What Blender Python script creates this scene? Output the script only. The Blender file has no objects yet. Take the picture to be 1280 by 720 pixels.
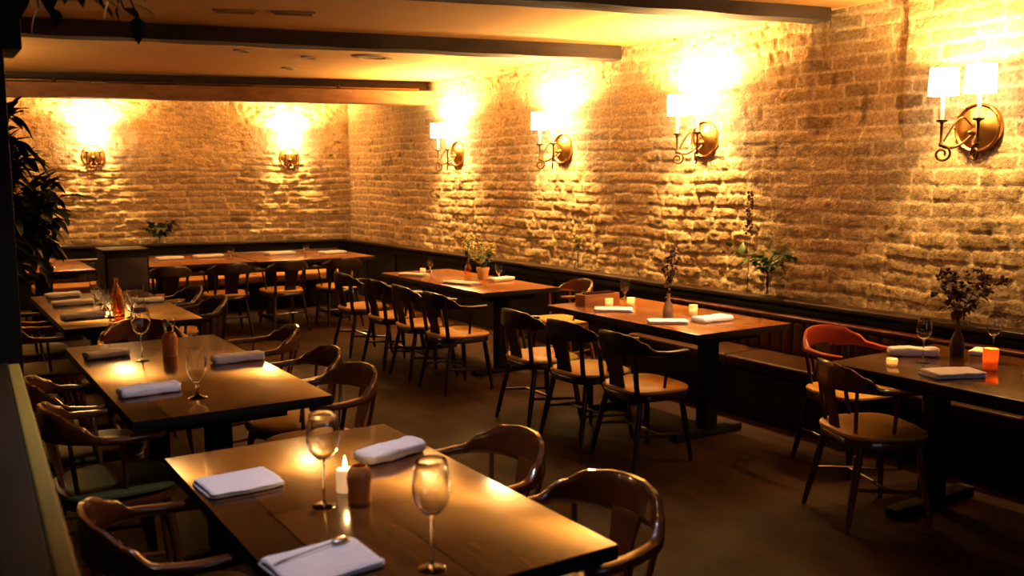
import bpy, bmesh, math, random
import numpy as np
from mathutils import Vector, Matrix, noise
PI = math.pi
random.seed(7)
rng = np.random.default_rng(11)
COL = bpy.context.scene.collection

# ------------------------------------------------------------------ materials
def new_mat(name):
    m = bpy.data.materials.new(name); m.use_nodes = True
    nt = m.node_tree; b = nt.nodes['Principled BSDF']
    return m, nt, b
def simple(name, col, rough=.5, metal=0., **kw):
    m, nt, b = new_mat(name)
    b.inputs['Base Color'].default_value = (*col, 1); b.inputs['Roughness'].default_value = rough
    b.inputs['Metallic'].default_value = metal
    for k, v in kw.items(): b.inputs[k.replace('_', ' ')].default_value = v
    return m
def noisy(name, c1, c2, scale=(4, 4, 4), rough=(.4, .6), bump=.2, detail=6, metal=0., dist=.01, coat=0):
    m, nt, b = new_mat(name); N = nt.nodes; L = nt.links
    tc = N.new('ShaderNodeTexCoord'); mp = N.new('ShaderNodeMapping'); mp.inputs['Scale'].default_value = scale
    nz = N.new('ShaderNodeTexNoise'); nz.inputs['Scale'].default_value = 1; nz.inputs['Detail'].default_value = detail
    L.new(tc.outputs['Object'], mp.inputs['Vector']); L.new(mp.outputs[0], nz.inputs['Vector'])
    cr = N.new('ShaderNodeValToRGB'); cr.color_ramp.elements[0].color = (*c1, 1); cr.color_ramp.elements[1].color = (*c2, 1)
    cr.color_ramp.elements[0].position = .3; cr.color_ramp.elements[1].position = .7
    L.new(nz.outputs['Fac'], cr.inputs[0]); L.new(cr.outputs[0], b.inputs['Base Color'])
    mr = N.new('ShaderNodeMapRange'); mr.inputs['To Min'].default_value = rough[0]; mr.inputs['To Max'].default_value = rough[1]
    L.new(nz.outputs['Fac'], mr.inputs['Value']); L.new(mr.outputs[0], b.inputs['Roughness'])
    bp = N.new('ShaderNodeBump'); bp.inputs['Strength'].default_value = bump; bp.inputs['Distance'].default_value = dist
    L.new(nz.outputs['Fac'], bp.inputs['Height']); L.new(bp.outputs[0], b.inputs['Normal'])
    b.inputs['Metallic'].default_value = metal; b.inputs['Coat Weight'].default_value = coat
    return m
def planks(name, c1, c2, c3, width, length, axis='Y', rough=(.3, .5), gap=.004, bump=.3, coat=0., spec=.5):
    """boards running along one axis, with grain, per-board tint and dark joints"""
    m, nt, b = new_mat(name); N = nt.nodes; L = nt.links
    tc = N.new('ShaderNodeTexCoord'); mp = N.new('ShaderNodeMapping')
    if axis == 'Y': mp.inputs['Rotation'].default_value = (0, 0, PI/2)
    L.new(tc.outputs['Object'], mp.inputs['Vector'])
    br = N.new('ShaderNodeTexBrick'); br.offset = .37; br.inputs['Scale'].default_value = 1
    br.inputs['Brick Width'].default_value = length; br.inputs['Row Height'].default_value = width
    br.inputs['Mortar Size'].default_value = gap; br.inputs['Mortar Smooth'].default_value = .2
    br.inputs['Color1'].default_value = (*c1, 1); br.inputs['Color2'].default_value = (*c2, 1); br.inputs['Mortar'].default_value = (*c3, 1)
    L.new(mp.outputs[0], br.inputs['Vector'])
    m2 = N.new('ShaderNodeMapping'); m2.inputs['Scale'].default_value = (2.2, 34, 34); L.new(mp.outputs[0], m2.inputs['Vector'])
    nz = N.new('ShaderNodeTexNoise'); nz.inputs['Scale'].default_value = 1; nz.inputs['Detail'].default_value = 7; nz.inputs['Distortion'].default_value = .6
    L.new(m2.outputs[0], nz.inputs['Vector'])
    nb = N.new('ShaderNodeTexNoise'); nb.inputs['Scale'].default_value = 3.1; nb.inputs['Detail'].default_value = 4
    L.new(mp.outputs[0], nb.inputs['Vector'])
    mr = N.new('ShaderNodeMapRange'); mr.inputs['To Min'].default_value = .5; mr.inputs['To Max'].default_value = 1.5
    L.new(nz.outputs['Fac'], mr.inputs['Value'])
    mx = N.new('ShaderNodeMix'); mx.data_type = 'RGBA'; mx.blend_type = 'MULTIPLY'; mx.inputs[0].default_value = 1
    L.new(br.outputs['Color'], mx.inputs[6]); L.new(mr.outputs[0], mx.inputs[7]); L.new(mx.outputs[2], b.inputs['Base Color'])
    r2 = N.new('ShaderNodeMapRange'); r2.inputs['From Min'].default_value = .3; r2.inputs['From Max'].default_value = .7
    r2.inputs['To Min'].default_value = rough[0]; r2.inputs['To Max'].default_value = rough[1]
    L.new(nb.outputs['Fac'], r2.inputs['Value']); L.new(r2.outputs[0], b.inputs['Roughness'])
    sb = N.new('ShaderNodeMath'); sb.operation = 'MULTIPLY_ADD'; sb.inputs[1].default_value = -3; L.new(br.outputs['Fac'], sb.inputs[0]); L.new(nz.outputs['Fac'], sb.inputs[2])
    bp = N.new('ShaderNodeBump'); bp.inputs['Strength'].default_value = bump; bp.inputs['Distance'].default_value = .002
    L.new(sb.outputs[0], bp.inputs['Height']); L.new(bp.outputs[0], b.inputs['Normal'])
    b.inputs['Coat Weight'].default_value = coat; b.inputs['Coat Roughness'].default_value = .12
    b.inputs['Specular IOR Level'].default_value = spec
    return m
def brick_mat():
    m, nt, b = new_mat('limewashed brick'); N = nt.nodes; L = nt.links
    at = N.new('ShaderNodeAttribute'); at.attribute_name = 'tint'
    tc = N.new('ShaderNodeTexCoord')
    nz = N.new('ShaderNodeTexNoise'); nz.inputs['Scale'].default_value = 44; nz.inputs['Detail'].default_value = 8; nz.inputs['Roughness'].default_value = .65
    L.new(tc.outputs['Object'], nz.inputs['Vector'])
    mr = N.new('ShaderNodeMapRange'); mr.inputs['From Min'].default_value = .3; mr.inputs['From Max'].default_value = .7
    mr.inputs['To Min'].default_value = .45; mr.inputs['To Max'].default_value = 1.28
    L.new(nz.outputs['Fac'], mr.inputs['Value'])
    mx = N.new('ShaderNodeMix'); mx.data_type = 'RGBA'; mx.blend_type = 'MULTIPLY'; mx.inputs[0].default_value = 1
    L.new(at.outputs['Color'], mx.inputs[6]); L.new(mr.outputs[0], mx.inputs[7]); L.new(mx.outputs[2], b.inputs['Base Color'])
    b.inputs['Roughness'].default_value = .92; b.inputs['Specular IOR Level'].default_value = .15
    bp = N.new('ShaderNodeBump'); bp.inputs['Strength'].default_value = 1; bp.inputs['Distance'].default_value = .020
    L.new(nz.outputs['Fac'], bp.inputs['Height']); L.new(bp.outputs[0], b.inputs['Normal'])
    return m
def glass_mat(name, col=(1, 1, 1), rough=.0):
    m, nt, b = new_mat(name)
    b.inputs['Base Color'].default_value = (*col, 1); b.inputs['Roughness'].default_value = rough
    b.inputs['Transmission Weight'].default_value = 1; b.inputs['IOR'].default_value = 1.45
    return m
def emit(name, col, s, base=(.9, .85, .75)):
    m, nt, b = new_mat(name)
    b.inputs['Base Color'].default_value = (*base, 1); b.inputs['Emission Color'].default_value = (*col, 1); b.inputs['Emission Strength'].default_value = s
    return m
def translucent(name, col):
    m, nt, b = new_mat(name); N = nt.nodes; L = nt.links
    b.inputs['Base Color'].default_value = (*col, 1); b.inputs['Roughness'].default_value = .35
    t = N.new('ShaderNodeBsdfTranslucent'); t.inputs['Color'].default_value = (*col, 1)
    mx = N.new('ShaderNodeMixShader'); mx.inputs[0].default_value = .6
    L.new(b.outputs[0], mx.inputs[1]); L.new(t.outputs[0], mx.inputs[2]); L.new(mx.outputs[0], N['Material Output'].inputs['Surface'])
    return m

M = {}
M['brick'] = brick_mat()
M['floor'] = planks('dark floor boards', (.026, .009, .003), (.015, .005, .002), (.002, .001, .0005), .14, 2.1, 'Y', (.55, .75), .004, .5, 0, .10)
M['ceiling'] = noisy('cream ceiling paint', (.50, .29, .10), (.58, .35, .13), (.9, .9, .9), (.8, .9), .15)
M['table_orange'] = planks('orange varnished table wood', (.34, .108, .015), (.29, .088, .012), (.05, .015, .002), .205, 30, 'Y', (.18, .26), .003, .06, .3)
M['table'] = planks('varnished table wood', (.125, .044, .007), (.045, .015, .003), (.003, .001, .0005), .272, 30, 'Y', (.13, .21), .004, .06, .3)
M['dark'] = noisy('dark stained wood', (.012, .006, .004), (.024, .012, .007), (3, 3, 30), (.35, .55), .1)
M['black'] = noisy('black painted wood', (.003, .0024, .002), (.006, .0045, .0035), (2, 2, 2), (.55, .75), .1)
M['black'].node_tree.nodes['Principled BSDF'].inputs['Specular IOR Level'].default_value = .2
M['beam'] = noisy('old dark beam wood', (.014, .006, .003), (.036, .016, .007), (1.5, 18, 18), (.6, .85), .5)
M['beam2'] = noisy('brown beam wood', (.15, .065, .022), (.26, .12, .045), (1.5, 18, 18), (.5, .7), .5)
M['chair'] = noisy('bentwood chair varnish', (.075, .020, .004), (.12, .034, .007), (6, 6, 6), (.22, .36), .05, coat=.8)
M['chair_dark'] = noisy('dark chair varnish', (.009, .003, .0015), (.017, .006, .002), (6, 6, 6), (.25, .4), .05, coat=.3)
M['amber_seat'] = noisy('amber vinyl seat', (.42, .21, .026), (.50, .26, .036), (9, 9, 9), (.4, .5), .08)
M['red_crest'] = noisy('red upholstered crest', (.24, .028, .014), (.32, .04, .02), (14, 14, 14), (.35, .5), .15)
M['brown_seat'] = noisy('brown leather seat', (.022, .008, .002), (.035, .013, .003), (9, 9, 9), (.4, .5), .08)
M['brown_seat'].node_tree.nodes['Principled BSDF'].inputs['Specular IOR Level'].default_value = .12
M['green_seat'] = noisy('olive green vinyl seat', (.035, .048, .010), (.05, .062, .015), (9, 9, 9), (.42, .52), .08)
M['red'] = noisy('dark red leather', (.035, .004, .002), (.055, .007, .004), (14, 14, 14), (.35, .5), .15)
M['linen'] = noisy('white linen', (.80, .79, .84), (.88, .87, .90), (60, 60, 60), (.85, .95), .25)
M['brass'] = noisy('aged brass', (.36, .17, .045), (.55, .30, .09), (12, 12, 12), (.22, .42), .1, metal=1.)
M['iron'] = noisy('bronze iron', (.06, .028, .012), (.11, .05, .02), (12, 12, 12), (.35, .5), .2, metal=.8)
M['steel'] = simple('cutlery steel', (.6, .58, .55), .22, 1.)
M['shade'] = emit('lit fabric lampshade', (1, .72, .34), 42)
M['shade_dim'] = emit('dimmer lit lampshade', (1, .76, .42), 14)
M['candle_tube'] = emit('ivory candle sleeve', (1, .7, .35), .25, (.8, .7, .5))
M['flame'] = emit('candle flame', (1, .62, .2), 60)
M['wax'] = emit('glowing candle wax', (1, .60, .24), .55, (.9, .78, .55))
M['glass'] = glass_mat('clear glass')
M['amber_glass'] = glass_mat('amber glass', (1, .62, .22), .03)
M['orange_cer'] = noisy('orange glazed earthenware', (.80, .26, .04), (.88, .34, .07), (8, 8, 8), (.2, .3), .05)
M['frosted'] = translucent('frosted votive glass', (.95, .82, .62))
M['red_glass'] = translucent('red candle glass', (1, .42, .16))
M['water'] = glass_mat('water', (.98, .98, 1)); M['water'].node_tree.nodes['Principled BSDF'].inputs['IOR'].default_value = 1.33
M['leaf'] = noisy('deep green leaf', (.030, .095, .022), (.065, .16, .04), (20, 20, 20), (.35, .5), .1)
M['leaf_dark'] = noisy('dark plant leaf', (.006, .018, .007), (.013, .030, .011), (20, 20, 20), (.45, .6), .1)
M['dried'] = noisy('dried brown flowers', (.16, .07, .02), (.28, .14, .05), (30, 30, 30), (.7, .9), .2)
M['dried_dark'] = noisy('dark dried flowers', (.030, .012, .010), (.075, .028, .016), (30, 30, 30), (.7, .9), .2)
M['petal'] = noisy('yellow petals', (.55, .36, .07), (.72, .52, .14), (30, 30, 30), (.6, .8), .1)
M['twig'] = noisy('brown stems', (.035, .020, .010), (.06, .035, .016), (20, 20, 20), (.6, .8), .2)
M['terracotta'] = noisy('pale clay pot', (.62, .38, .14), (.72, .46, .19), (10, 10, 10), (.5, .7), .1)
M['box'] = noisy('brown wooden box', (.24, .085, .020), (.34, .125, .03), (4, 30, 30), (.35, .5), .15)
M['olive_trim'] = noisy('olive painted edge', (.28, .21, .02), (.34, .26, .03), (5, 5, 5), (.7, .85), .1)
M['plaster_dark'] = noisy('dark brown wall paint', (.05, .028, .015), (.07, .04, .02), (1, 1, 1), (.8, .9), .1)
M['metal_white'] = simple('painted metal fitting', (.20, .14, .08), .5)
M['label'] = simple('cream paper', (.75, .66, .5), .8)

# ------------------------------------------------------------------ mesh helpers
def obj(name, bm, mat, parent=None, smooth=None, loc=None):
    me = bpy.data.meshes.new(name)
    bmesh.ops.recalc_face_normals(bm, faces=bm.faces)
    bm.to_mesh(me); bm.free()
    if mat is not None: me.materials.append(M[mat] if isinstance(mat, str) else mat)
    if smooth is True:
        me.polygons.foreach_set('use_smooth', [True]*len(me.polygons))
    elif smooth is None:
        me.polygons.foreach_set('use_smooth', [True]*len(me.polygons))
        try: me.set_sharp_from_angle(angle=math.radians(38))
        except Exception: pass
    o = bpy.data.objects.new(name, me); COL.objects.link(o)
    if parent: o.parent = parent
    if loc: o.location = loc
    return o
def tag(o, label, cat, group=None):
    o['label'] = label; o['category'] = cat
    if group: o['group'] = group
    return o
def thing(name, label, cat, loc=(0, 0, 0), rz=0, group=None):
    o = bpy.data.objects.new(name, None); COL.objects.link(o); o.empty_display_size = .1
    o.location = loc; o.rotation_euler = (0, 0, rz)
    return tag(o, label, cat, group)
def struct(name, bm, mat, smooth=None):
    o = obj(name, bm, mat, None, smooth); o['kind'] = 'structure'; return o
def dup(root, loc, rz, label, group=None):
    r = root.copy(); COL.objects.link(r); r.location = loc; r.rotation_euler = (0, 0, rz); r['label'] = label
    if group: r['group'] = group
    for ch in list(root.children):
        c = ch.copy(); COL.objects.link(c); c.parent = r
        for g in list(ch.children):
            d = g.copy(); COL.objects.link(d); d.parent = c
    return r
def box(bm, x0, x1, y0, y1, z0, z1, bev=0., seg=2, mat=None):
    r = bmesh.ops.create_cube(bm, size=1)
    vs = r['verts']
    for v in vs: v.co = Vector((x0+(v.co.x+.5)*(x1-x0), y0+(v.co.y+.5)*(y1-y0), z0+(v.co.z+.5)*(z1-z0)))
    if mat is not None: bmesh.ops.transform(bm, matrix=mat, verts=vs)
    if bev:
        es = list({e for v in vs for e in v.link_edges})
        bmesh.ops.bevel(bm, geom=es, offset=bev, segments=seg, profile=.6, affect='EDGES')
    return bm
def lathe(bm, prof, seg=28, origin=(0, 0, 0), axis='Z', closed=False):
    ox, oy, oz = origin; rings = []
    for r, z in prof:
        ring = []
        if r < 1e-6:
            ring = [bm.verts.new((0, 0, z))]*seg
            v = ring[0]
        else:
            ring = [bm.verts.new((r*math.cos(2*PI*i/seg), r*math.sin(2*PI*i/seg), z)) for i in range(seg)]
        rings.append(ring)
    pairs = list(zip(rings, rings[1:])) + ([(rings[-1], rings[0])] if closed else [])
    for a, b in pairs:
        for i in range(seg):
            j = (i+1) % seg
            vs = []
            for v in (a[i], a[j], b[j], b[i]):
                if v not in vs: vs.append(v)
            if len(vs) >= 3:
                try: bm.faces.new(vs)
                except ValueError: pass
    allv = {v for r in rings for v in r}
    for v in allv:
        c = v.co.copy()
        if axis == 'X': c = Vector((c.z, c.x, c.y))
        v.co = c + Vector((ox, oy, oz))
    return bm
def tube(bm, pts, rad, seg=8, cap=True, smooth_n=0):
    """round tube along points; rad may be a list"""
    pts = [Vector(p) for p in pts]
    if smooth_n: pts, rad = spline(pts, rad, smooth_n)
    if not isinstance(rad, (list, tuple)): rad = [rad]*len(pts)
    rings = []; up = Vector((0, 0, 1)); prev = None
    for i, p in enumerate(pts):
        t = (pts[min(i+1, len(pts)-1)] - pts[max(i-1, 0)]).normalized()
        if prev is None:
            n = t.cross(up)
            if n.length < 1e-3: n = t.cross(Vector((1, 0, 0)))
        else:
            n = prev - t*prev.dot(t)
            if n.length < 1e-4: n = t.orthogonal()
        n.normalize(); prev = n; b = t.cross(n)
        rings.append([bm.verts.new(p + (n*math.cos(2*PI*k/seg) + b*math.sin(2*PI*k/seg))*rad[i]) for k in range(seg)])
    for a, b in zip(rings, rings[1:]):
        for k in range(seg):
            bm.faces.new((a[k], a[(k+1) % seg], b[(k+1) % seg], b[k]))
    if cap: bm.faces.new(rings[0][::-1]); bm.faces.new(rings[-1])
    return bm
def spline(pts, rad, n):
    out = []; ro = []
    P = [Vector(p) for p in pts]; R = rad if isinstance(rad, (list, tuple)) else None
    for i in range(len(P)-1):
        p0 = P[max(i-1, 0)]; p1 = P[i]; p2 = P[i+1]; p3 = P[min(i+2, len(P)-1)]
        for k in range(n):
            t = k/n; t2 = t*t; t3 = t2*t
            out.append(.5*((2*p1)+(-p0+p2)*t+(2*p0-5*p1+4*p2-p3)*t2+(-p0+3*p1-3*p2+p3)*t3))
            if R: ro.append(R[i]*(1-t)+R[i+1]*t)
    out.append(P[-1].copy())
    if R: ro.append(R[-1])
    return out, (ro if R else rad)
def sweep_rail(bm, ctrl, n=6):
    """ctrl: (x, y, half_width, z_low, z_high); rounded-rectangle section swept in plan"""
    A = [Vector((c[0], c[1], 0)) for c in ctrl]
    P, _ = spline(A, 1, n)
    vals = []
    for i in range(len(ctrl)-1):
        for k in range(n):
            t = k/n; s = t*t*(3-2*t)
            vals.append([ctrl[i][j]*(1-s)+ctrl[i+1][j]*s for j in (2, 3, 4)])
    vals.append(list(ctrl[-1][2:5]))
    rings = []
    for i, p in enumerate(P):
        t = (P[min(i+1, len(P)-1)]-P[max(i-1, 0)]).normalized(); nn = Vector((-t.y, t.x, 0))
        w, zl, zh = vals[i]; zc = (zl+zh)/2; hz = (zh-zl)/2; ring = []
        for k in range(12):
            a = 2*PI*k/12 + PI/12; ca, sa = math.cos(a), math.sin(a)
            f = lambda v: math.copysign(abs(v)**.5, v)
            q = p + nn*(w*f(ca)); ring.append(bm.verts.new((q.x, q.y, zc+hz*f(sa))))
        rings.append(ring)
    for a, b in zip(rings, rings[1:]):
        for k in range(12): bm.faces.new((a[k], a[(k+1) % 12], b[(k+1) % 12], b[k]))
    bm.faces.new(rings[0][::-1]); bm.faces.new(rings[-1])
    return bm
def NB(): return bmesh.new()

# ------------------------------------------------------------------ brick walls (real relief)
def vnoise(u, v, fu, fv, seed):
    r = np.random.default_rng(seed)
    G = r.random((400, 400))
    x = (u*fu) % 399; y = (v*fv) % 399
    xi = x.astype(int); yi = y.astype(int); xf = x-xi; yf = y-yi
    xf = xf*xf*(3-2*xf); yf = yf*yf*(3-2*yf)
    a = G[xi, yi]*(1-xf)+G[xi+1, yi]*xf; b = G[xi, yi+1]*(1-xf)+G[xi+1, yi+1]*xf
    return a*(1-yf)+b*yf
def sstep(x, a, b):
    t = np.clip((x-a)/(b-a), 0, 1); return t*t*(3-2*t)
def brick_wall(name, length, z0, z1, to_world, step, seed, rough_patches, course=.096, amp_fn=lambda U: np.ones_like(U)):
    nu = int(length/step)+1; nv = int((z1-z0)/min(step, .014))+1
    u1 = np.linspace(0, length, nu); v1 = np.linspace(z0, z1, nv)
    U, V = np.meshgrid(u1, v1, indexing='ij')
    wu = U + .030*(vnoise(U, V, 3.1, 3.3, seed)-.5) + .016*(vnoise(U, V, 13, 15, seed+1)-.5)
    wv = V + .034*(vnoise(U, V, 1.7, 2.1, seed+2)-.5) + .014*(vnoise(U, V, 12, 14, seed+3)-.5)
    row = np.floor(wv/course).astype(int); fv = wv/course-row
    r = np.random.default_rng(seed+9)
    H = np.zeros_like(U); T = np.ones(U.shape); mort = np.zeros_like(U)
    for k in range(row.min(), row.max()+1):
        edges = [-.5+r.random()*.25]
        while edges[-1] < length+.6: edges.append(edges[-1]+r.choice([.16, .24, .27, .30, .33]))
        edges = np.array(edges); off = r.normal(0, .0045, len(edges)); tn = r.normal(1, .10, len(edges))
        dk = r.random(len(edges)) < .035; tn[dk] *= .6
        mk = row == k
        idx = np.clip(np.searchsorted(edges, wu[mk])-1, 0, len(edges)-2)
        du = np.minimum(wu[mk]-edges[idx], edges[idx+1]-wu[mk])
        dv = np.minimum(fv[mk], 1-fv[mk])*course
        d = -np.log(np.exp(-du/.006)+np.exp(-dv/.006))*.006
        s = sstep(d, .002, .015)
        H[mk] = s*(.0105+off[idx]*.8); T[mk] = tn[idx]; mort[mk] = 1-s
    fine = vnoise(U, V, 38, 38, seed+4)*.5 + vnoise(U, V, 19, 24, seed+5)*.5
    big = vnoise(U, V, .9, 1.5, seed+6)
    # limewash smeared thick over some of the wall: bricks drown in it
    ps = rough_patches(U, V, big, vnoise(U, V, 4, 5, seed+7))
    amp = amp_fn(U); H = H*amp
    Hh = H*(1-.85*ps) + .012*ps + (fine-.5)*(.010+.009*(amp-.5)*2) + (big-.5)*.014*amp + (vnoise(U, V, 7, 8, seed+8)-.5)*.012
    pit = (vnoise(U, V, 9, 12, seed+12) > .86)*ps*.010
    Hh = Hh - pit
    W = to_world(U, V, Hh)
    co = np.stack(W, -1).reshape(-1, 3)
    me = bpy.data.meshes.new(name)
    i, j = np.meshgrid(np.arange(nu-1), np.arange(nv-1), indexing='ij')
    a = (i*nv+j).ravel(); F = np.stack([a, a+nv, a+nv+1, a+1], -1)
    me.vertices.add(len(co)); me.vertices.foreach_set('co', co.ravel().astype(np.float32))
    me.loops.add(F.size); me.loops.foreach_set('vertex_index', F.ravel().astype(np.int32))
    me.polygons.add(len(F)); me.polygons.foreach_set('loop_start', (np.arange(len(F))*4).astype(np.int32))
    me.polygons.foreach_set('use_smooth', np.ones(len(F), bool))
    me.update(calc_edges=True); me.validate()
    base = np.array([.47, .355, .215]); mcol = np.array([.88, .74, .50]); plc = np.array([.74, .60, .38])
    c = base[None, None]*T[..., None]*(1+.18*(vnoise(U, V, 6, 9, seed+20)[..., None]-.5))
    c = c*(1-mort[..., None]*.9) + mcol*(mort[..., None]*.9)
    c = c*(1-ps[..., None]*.7) + plc*(.85+.3*vnoise(U, V, 5, 3, seed+21)[..., None])*(ps[..., None]*.7)
    spots = sstep(vnoise(U, V, 16, 20, seed+22), .80, .92)*sstep(vnoise(U, V, 1.3, 2, seed+23), .45, .7)
    c = c*(1-.6*spots[..., None])
    c = np.clip(c, .02, .92); rgba = np.concatenate([c, np.ones(c.shape[:2]+(1,))], -1)
    at = me.color_attributes.new('tint', 'FLOAT_COLOR', 'POINT'); at.data.foreach_set('color', rgba.reshape(-1).astype(np.float32))
    me.materials.append(M['brick'])
    o = bpy.data.objects.new(name, me); COL.objects.link(o); o['kind'] = 'structure'
    return o

WX = 5.40; CZ = 2.83; RZ = .80
BK0 = Vector((5.42, 12.60)); BK1 = Vector((-.45, 13.40))      # back wall, slightly out of square
bd = (BK1-BK0).normalized(); bn = Vector((-bd.y, bd.x))        # bn points into the room
if bn.y > 0: bn = -bn

def right_w(U, V, H):
    step = .035*sstep(U, 3.86, 3.90)*(1-sstep(U, 4.55, 4.62))*sstep(V, 1.93, 1.99)   # patched block standing back
    return (WX - H + step - .0*U, U-.2, V)
def rp_right(U, V, big, n2):
    y = U-.2
    p = sstep(big+.45*n2, .62, .95)*sstep(V, 1.75, 2.35)
    p = np.maximum(p, .9*sstep(V+.25*n2, 2.1, 2.5)*sstep(y, 4.6, 5.2)*.85)
    return np.clip(p, 0, 1)
brick_wall('wall_right', 12.9, RZ-.03, CZ+.03, right_w, .0135, 31, rp_right, .096, lambda U: .5+.5*sstep(U, 3.9, 5.4))
BL = (BK1-BK0).length
def back_w(U, V, H):
    return (BK0.x+bd.x*U+bn.x*H*1.25, BK0.y+bd.y*U+bn.y*H*1.25, V)
def rp_back(U, V, big, n2):
    return np.clip(sstep(V+.5*(n2-.5)+.3*(big-.5), 1.75, 2.1), 0, 1)
brick_wall('wall_back', BL, RZ-.03, CZ+.03, back_w, .022, 77, rp_back, .088)

bm = NB(); box(bm, WX+.05, WX+.25, -2.0, 12.9, -.05, CZ+.2); struct('wall_right', bm, 'plaster_dark')
bm = NB(); box(bm, -.75, -.6, -2.0, 13.6, 0, CZ+.05); struct('wall_left', bm, 'plaster_dark')
bm = NB()
v = [bm.verts.new((BK0.x-bn.x*.06+.3, BK0.y-bn.y*.06-.04, z)) for z in (-.05, CZ+.2)] + [bm.verts.new((BK1.x-bn.x*.06-.3, BK1.y-bn.y*.06+.04, z)) for z in (CZ+.2, -.05)]
f = bm.faces.new(v); r = bmesh.ops.extrude_face_region(bm, geom=[f])
for q in r['geom']:
    if isinstance(q, bmesh.types.BMVert): q.co += Vector((-bn.x*.15, -bn.y*.15, 0))
struct('wall_back', bm, 'plaster_dark')
bm = NB(); box(bm, -.75, WX+.2, -2.0, 13.6, -.06, 0); struct('floor', bm, 'floor')
bm = NB(); box(bm, -.75, WX+.2, -2.0, 13.6, CZ, CZ+.12); struct('ceiling', bm, 'ceiling')
# front wall behind the camera, with an opening invented for the cool fill light
bm = NB()
box(bm, -.75, .9, -2.15, -2.0, 0, CZ); box(bm, 3.1, WX+.2, -2.15, -2.0, 0, CZ); box(bm, .9, 3.1, -2.15, -2.0, 0, 1.0); box(bm, .9, 3.1, -2.15, -2.0, 2.4, CZ)
struct('wall_front', bm, 'plaster_dark')
bm = NB()
for x in (.9, 1.97, 3.04): box(bm, x, x+.06, -2.12, -2.06, 1.0, 2.4, .006)
for z in (1.0, 2.34): box(bm, .96, 3.04, -2.12, -2.06, z, z+.06, .006)
struct('window_1', bm, 'black')  # frame of the invented window, dressing the added cool fill

# dado panelling and ledge below the brick
bm = NB()
box(bm, WX-.06, WX+.06, -2.0, 12.62, .0, RZ-.035)
for y in np.arange(-1.6, 12.4, .9): box(bm, WX-.075, WX-.055, y, y+.06, .12, RZ-.12, .004)
box(bm, WX-.075, WX-.055, -2, 12.5, RZ-.13, RZ-.06, .004)
struct('trim_1', bm, 'black')
bm = NB(); box(bm, WX-.15, WX+.03, -2.0, 12.60, RZ-.035, RZ, .008, 3); struct('trim_2', bm, 'dark')
def back_box(bm, d0, d1, s0, s1, z0, z1, bev=0):
    a = math.atan2(bd.y, bd.x)
    m = Matrix.Translation((BK0.x, BK0.y, 0)) @ Matrix.Rotation(a, 4, 'Z')
    sgn = 1 if (Matrix.Rotation(a, 2) @ Vector((0, 1))).dot(bn) > 0 else -1
    ya, yb = sorted((sgn*d0, sgn*d1)); box(bm, s0, s1, ya, yb, z0, z1, bev, 2, m)
bm = NB(); back_box(bm, -.04, .05, .05, BL-.05, 0, RZ-.035); struct('trim_3', bm, 'black')
bm = NB(); back_box(bm, -.02, .13, .12, BL-.05, RZ-.035, RZ, .008); struct('trim_4', bm, 'dark')

# ------------------------------------------------------------------ beams
def beam(name, p, q, w, zb, zt, mat, label, rough=.006, over=.02):
    p = Vector(p); q = Vector(q); d = (q-p); Ln = d.length; d.normalize(); n = Vector((-d.y, d.x))
    bm = NB(); N = 90
    sec = [(0, zb), (.25, zb), (.5, zb), (.75, zb), (1, zb), (1, (zb+zt)/2), (1, zt), (.5, zt), (0, zt), (0, (zb+zt)/2)]
    rings = []
    for i in range(N+1):
        c = p + d*(Ln*i/N); ring = []
        for s, z in sec:
            x = c + n*(w*(s))
            dz = rough*2.2*(noise.noise(Vector((i*.13, s*3, z*7)))) ; dn = rough*2.5*noise.noise(Vector((i*.17+9, s*4, z*9)))
            ring.append(bm.verts.new((x.x+n.x*dn, x.y+n.y*dn, z+(dz if z < zt else 0))))
        rings.append(ring)
    K = len(sec)
    for a, b in zip(rings, rings[1:]):
        for k in range(K): bm.faces.new((a[k], a[(k+1) % K], b[(k+1) % K], b[k]))
    bm.faces.new(rings[0][::-1]); bm.faces.new(rings[-1])
    o = obj(name, bm, mat); tag(o, label, 'beam'); return o
beam('ceiling_beam', (5.385, 4.40), (-.55, 5.90), .20, 2.745, CZ+.005, 'beam', 'dark rough ceiling beam nearest the viewer, ending at the brick wall top right')
beam('ceiling_beam', (5.385, 6.62), (-.55, 8.20), .22, 2.715, CZ+.005, 'beam', 'dark rough ceiling beam crossing the middle of the ceiling')
beam('ceiling_beam', (5.385, 10.25), (-.55, 12.25), .20, 2.70, CZ+.005, 'beam', 'blackened ceiling beam just above the brown timber in front of the back wall')
beam('timber_lintel', (5.385, 10.02), (-.55, 11.98), .20, 2.545, 2.698, 'beam2', 'brown squared timber below the farthest ceiling beam, before the back wall')
# pipe along the far timber
bm = NB(); P = [(5.2, 10.02, 2.725), (3.6, 10.55, 2.728), (2.2, 11.01, 2.73), (-.4, 11.87, 2.73)]
tube(bm, P, .012, 10, True, 4)
pp = obj('pipe', bm, 'brass'); tag(pp, 'thin metal pipe running along the top of the brown timber', 'pipe')
bm = NB(); 
for (x, y) in ((4.3, 10.32), (2.6, 10.88), (1.4, 11.27)): lathe(bm, [(0, -.028), (.022, -.024), (.026, 0), (.022, .024), (0, .028)], 14, (x, y, 2.728))
obj('pipe_clip', bm, 'iron', pp)
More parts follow.
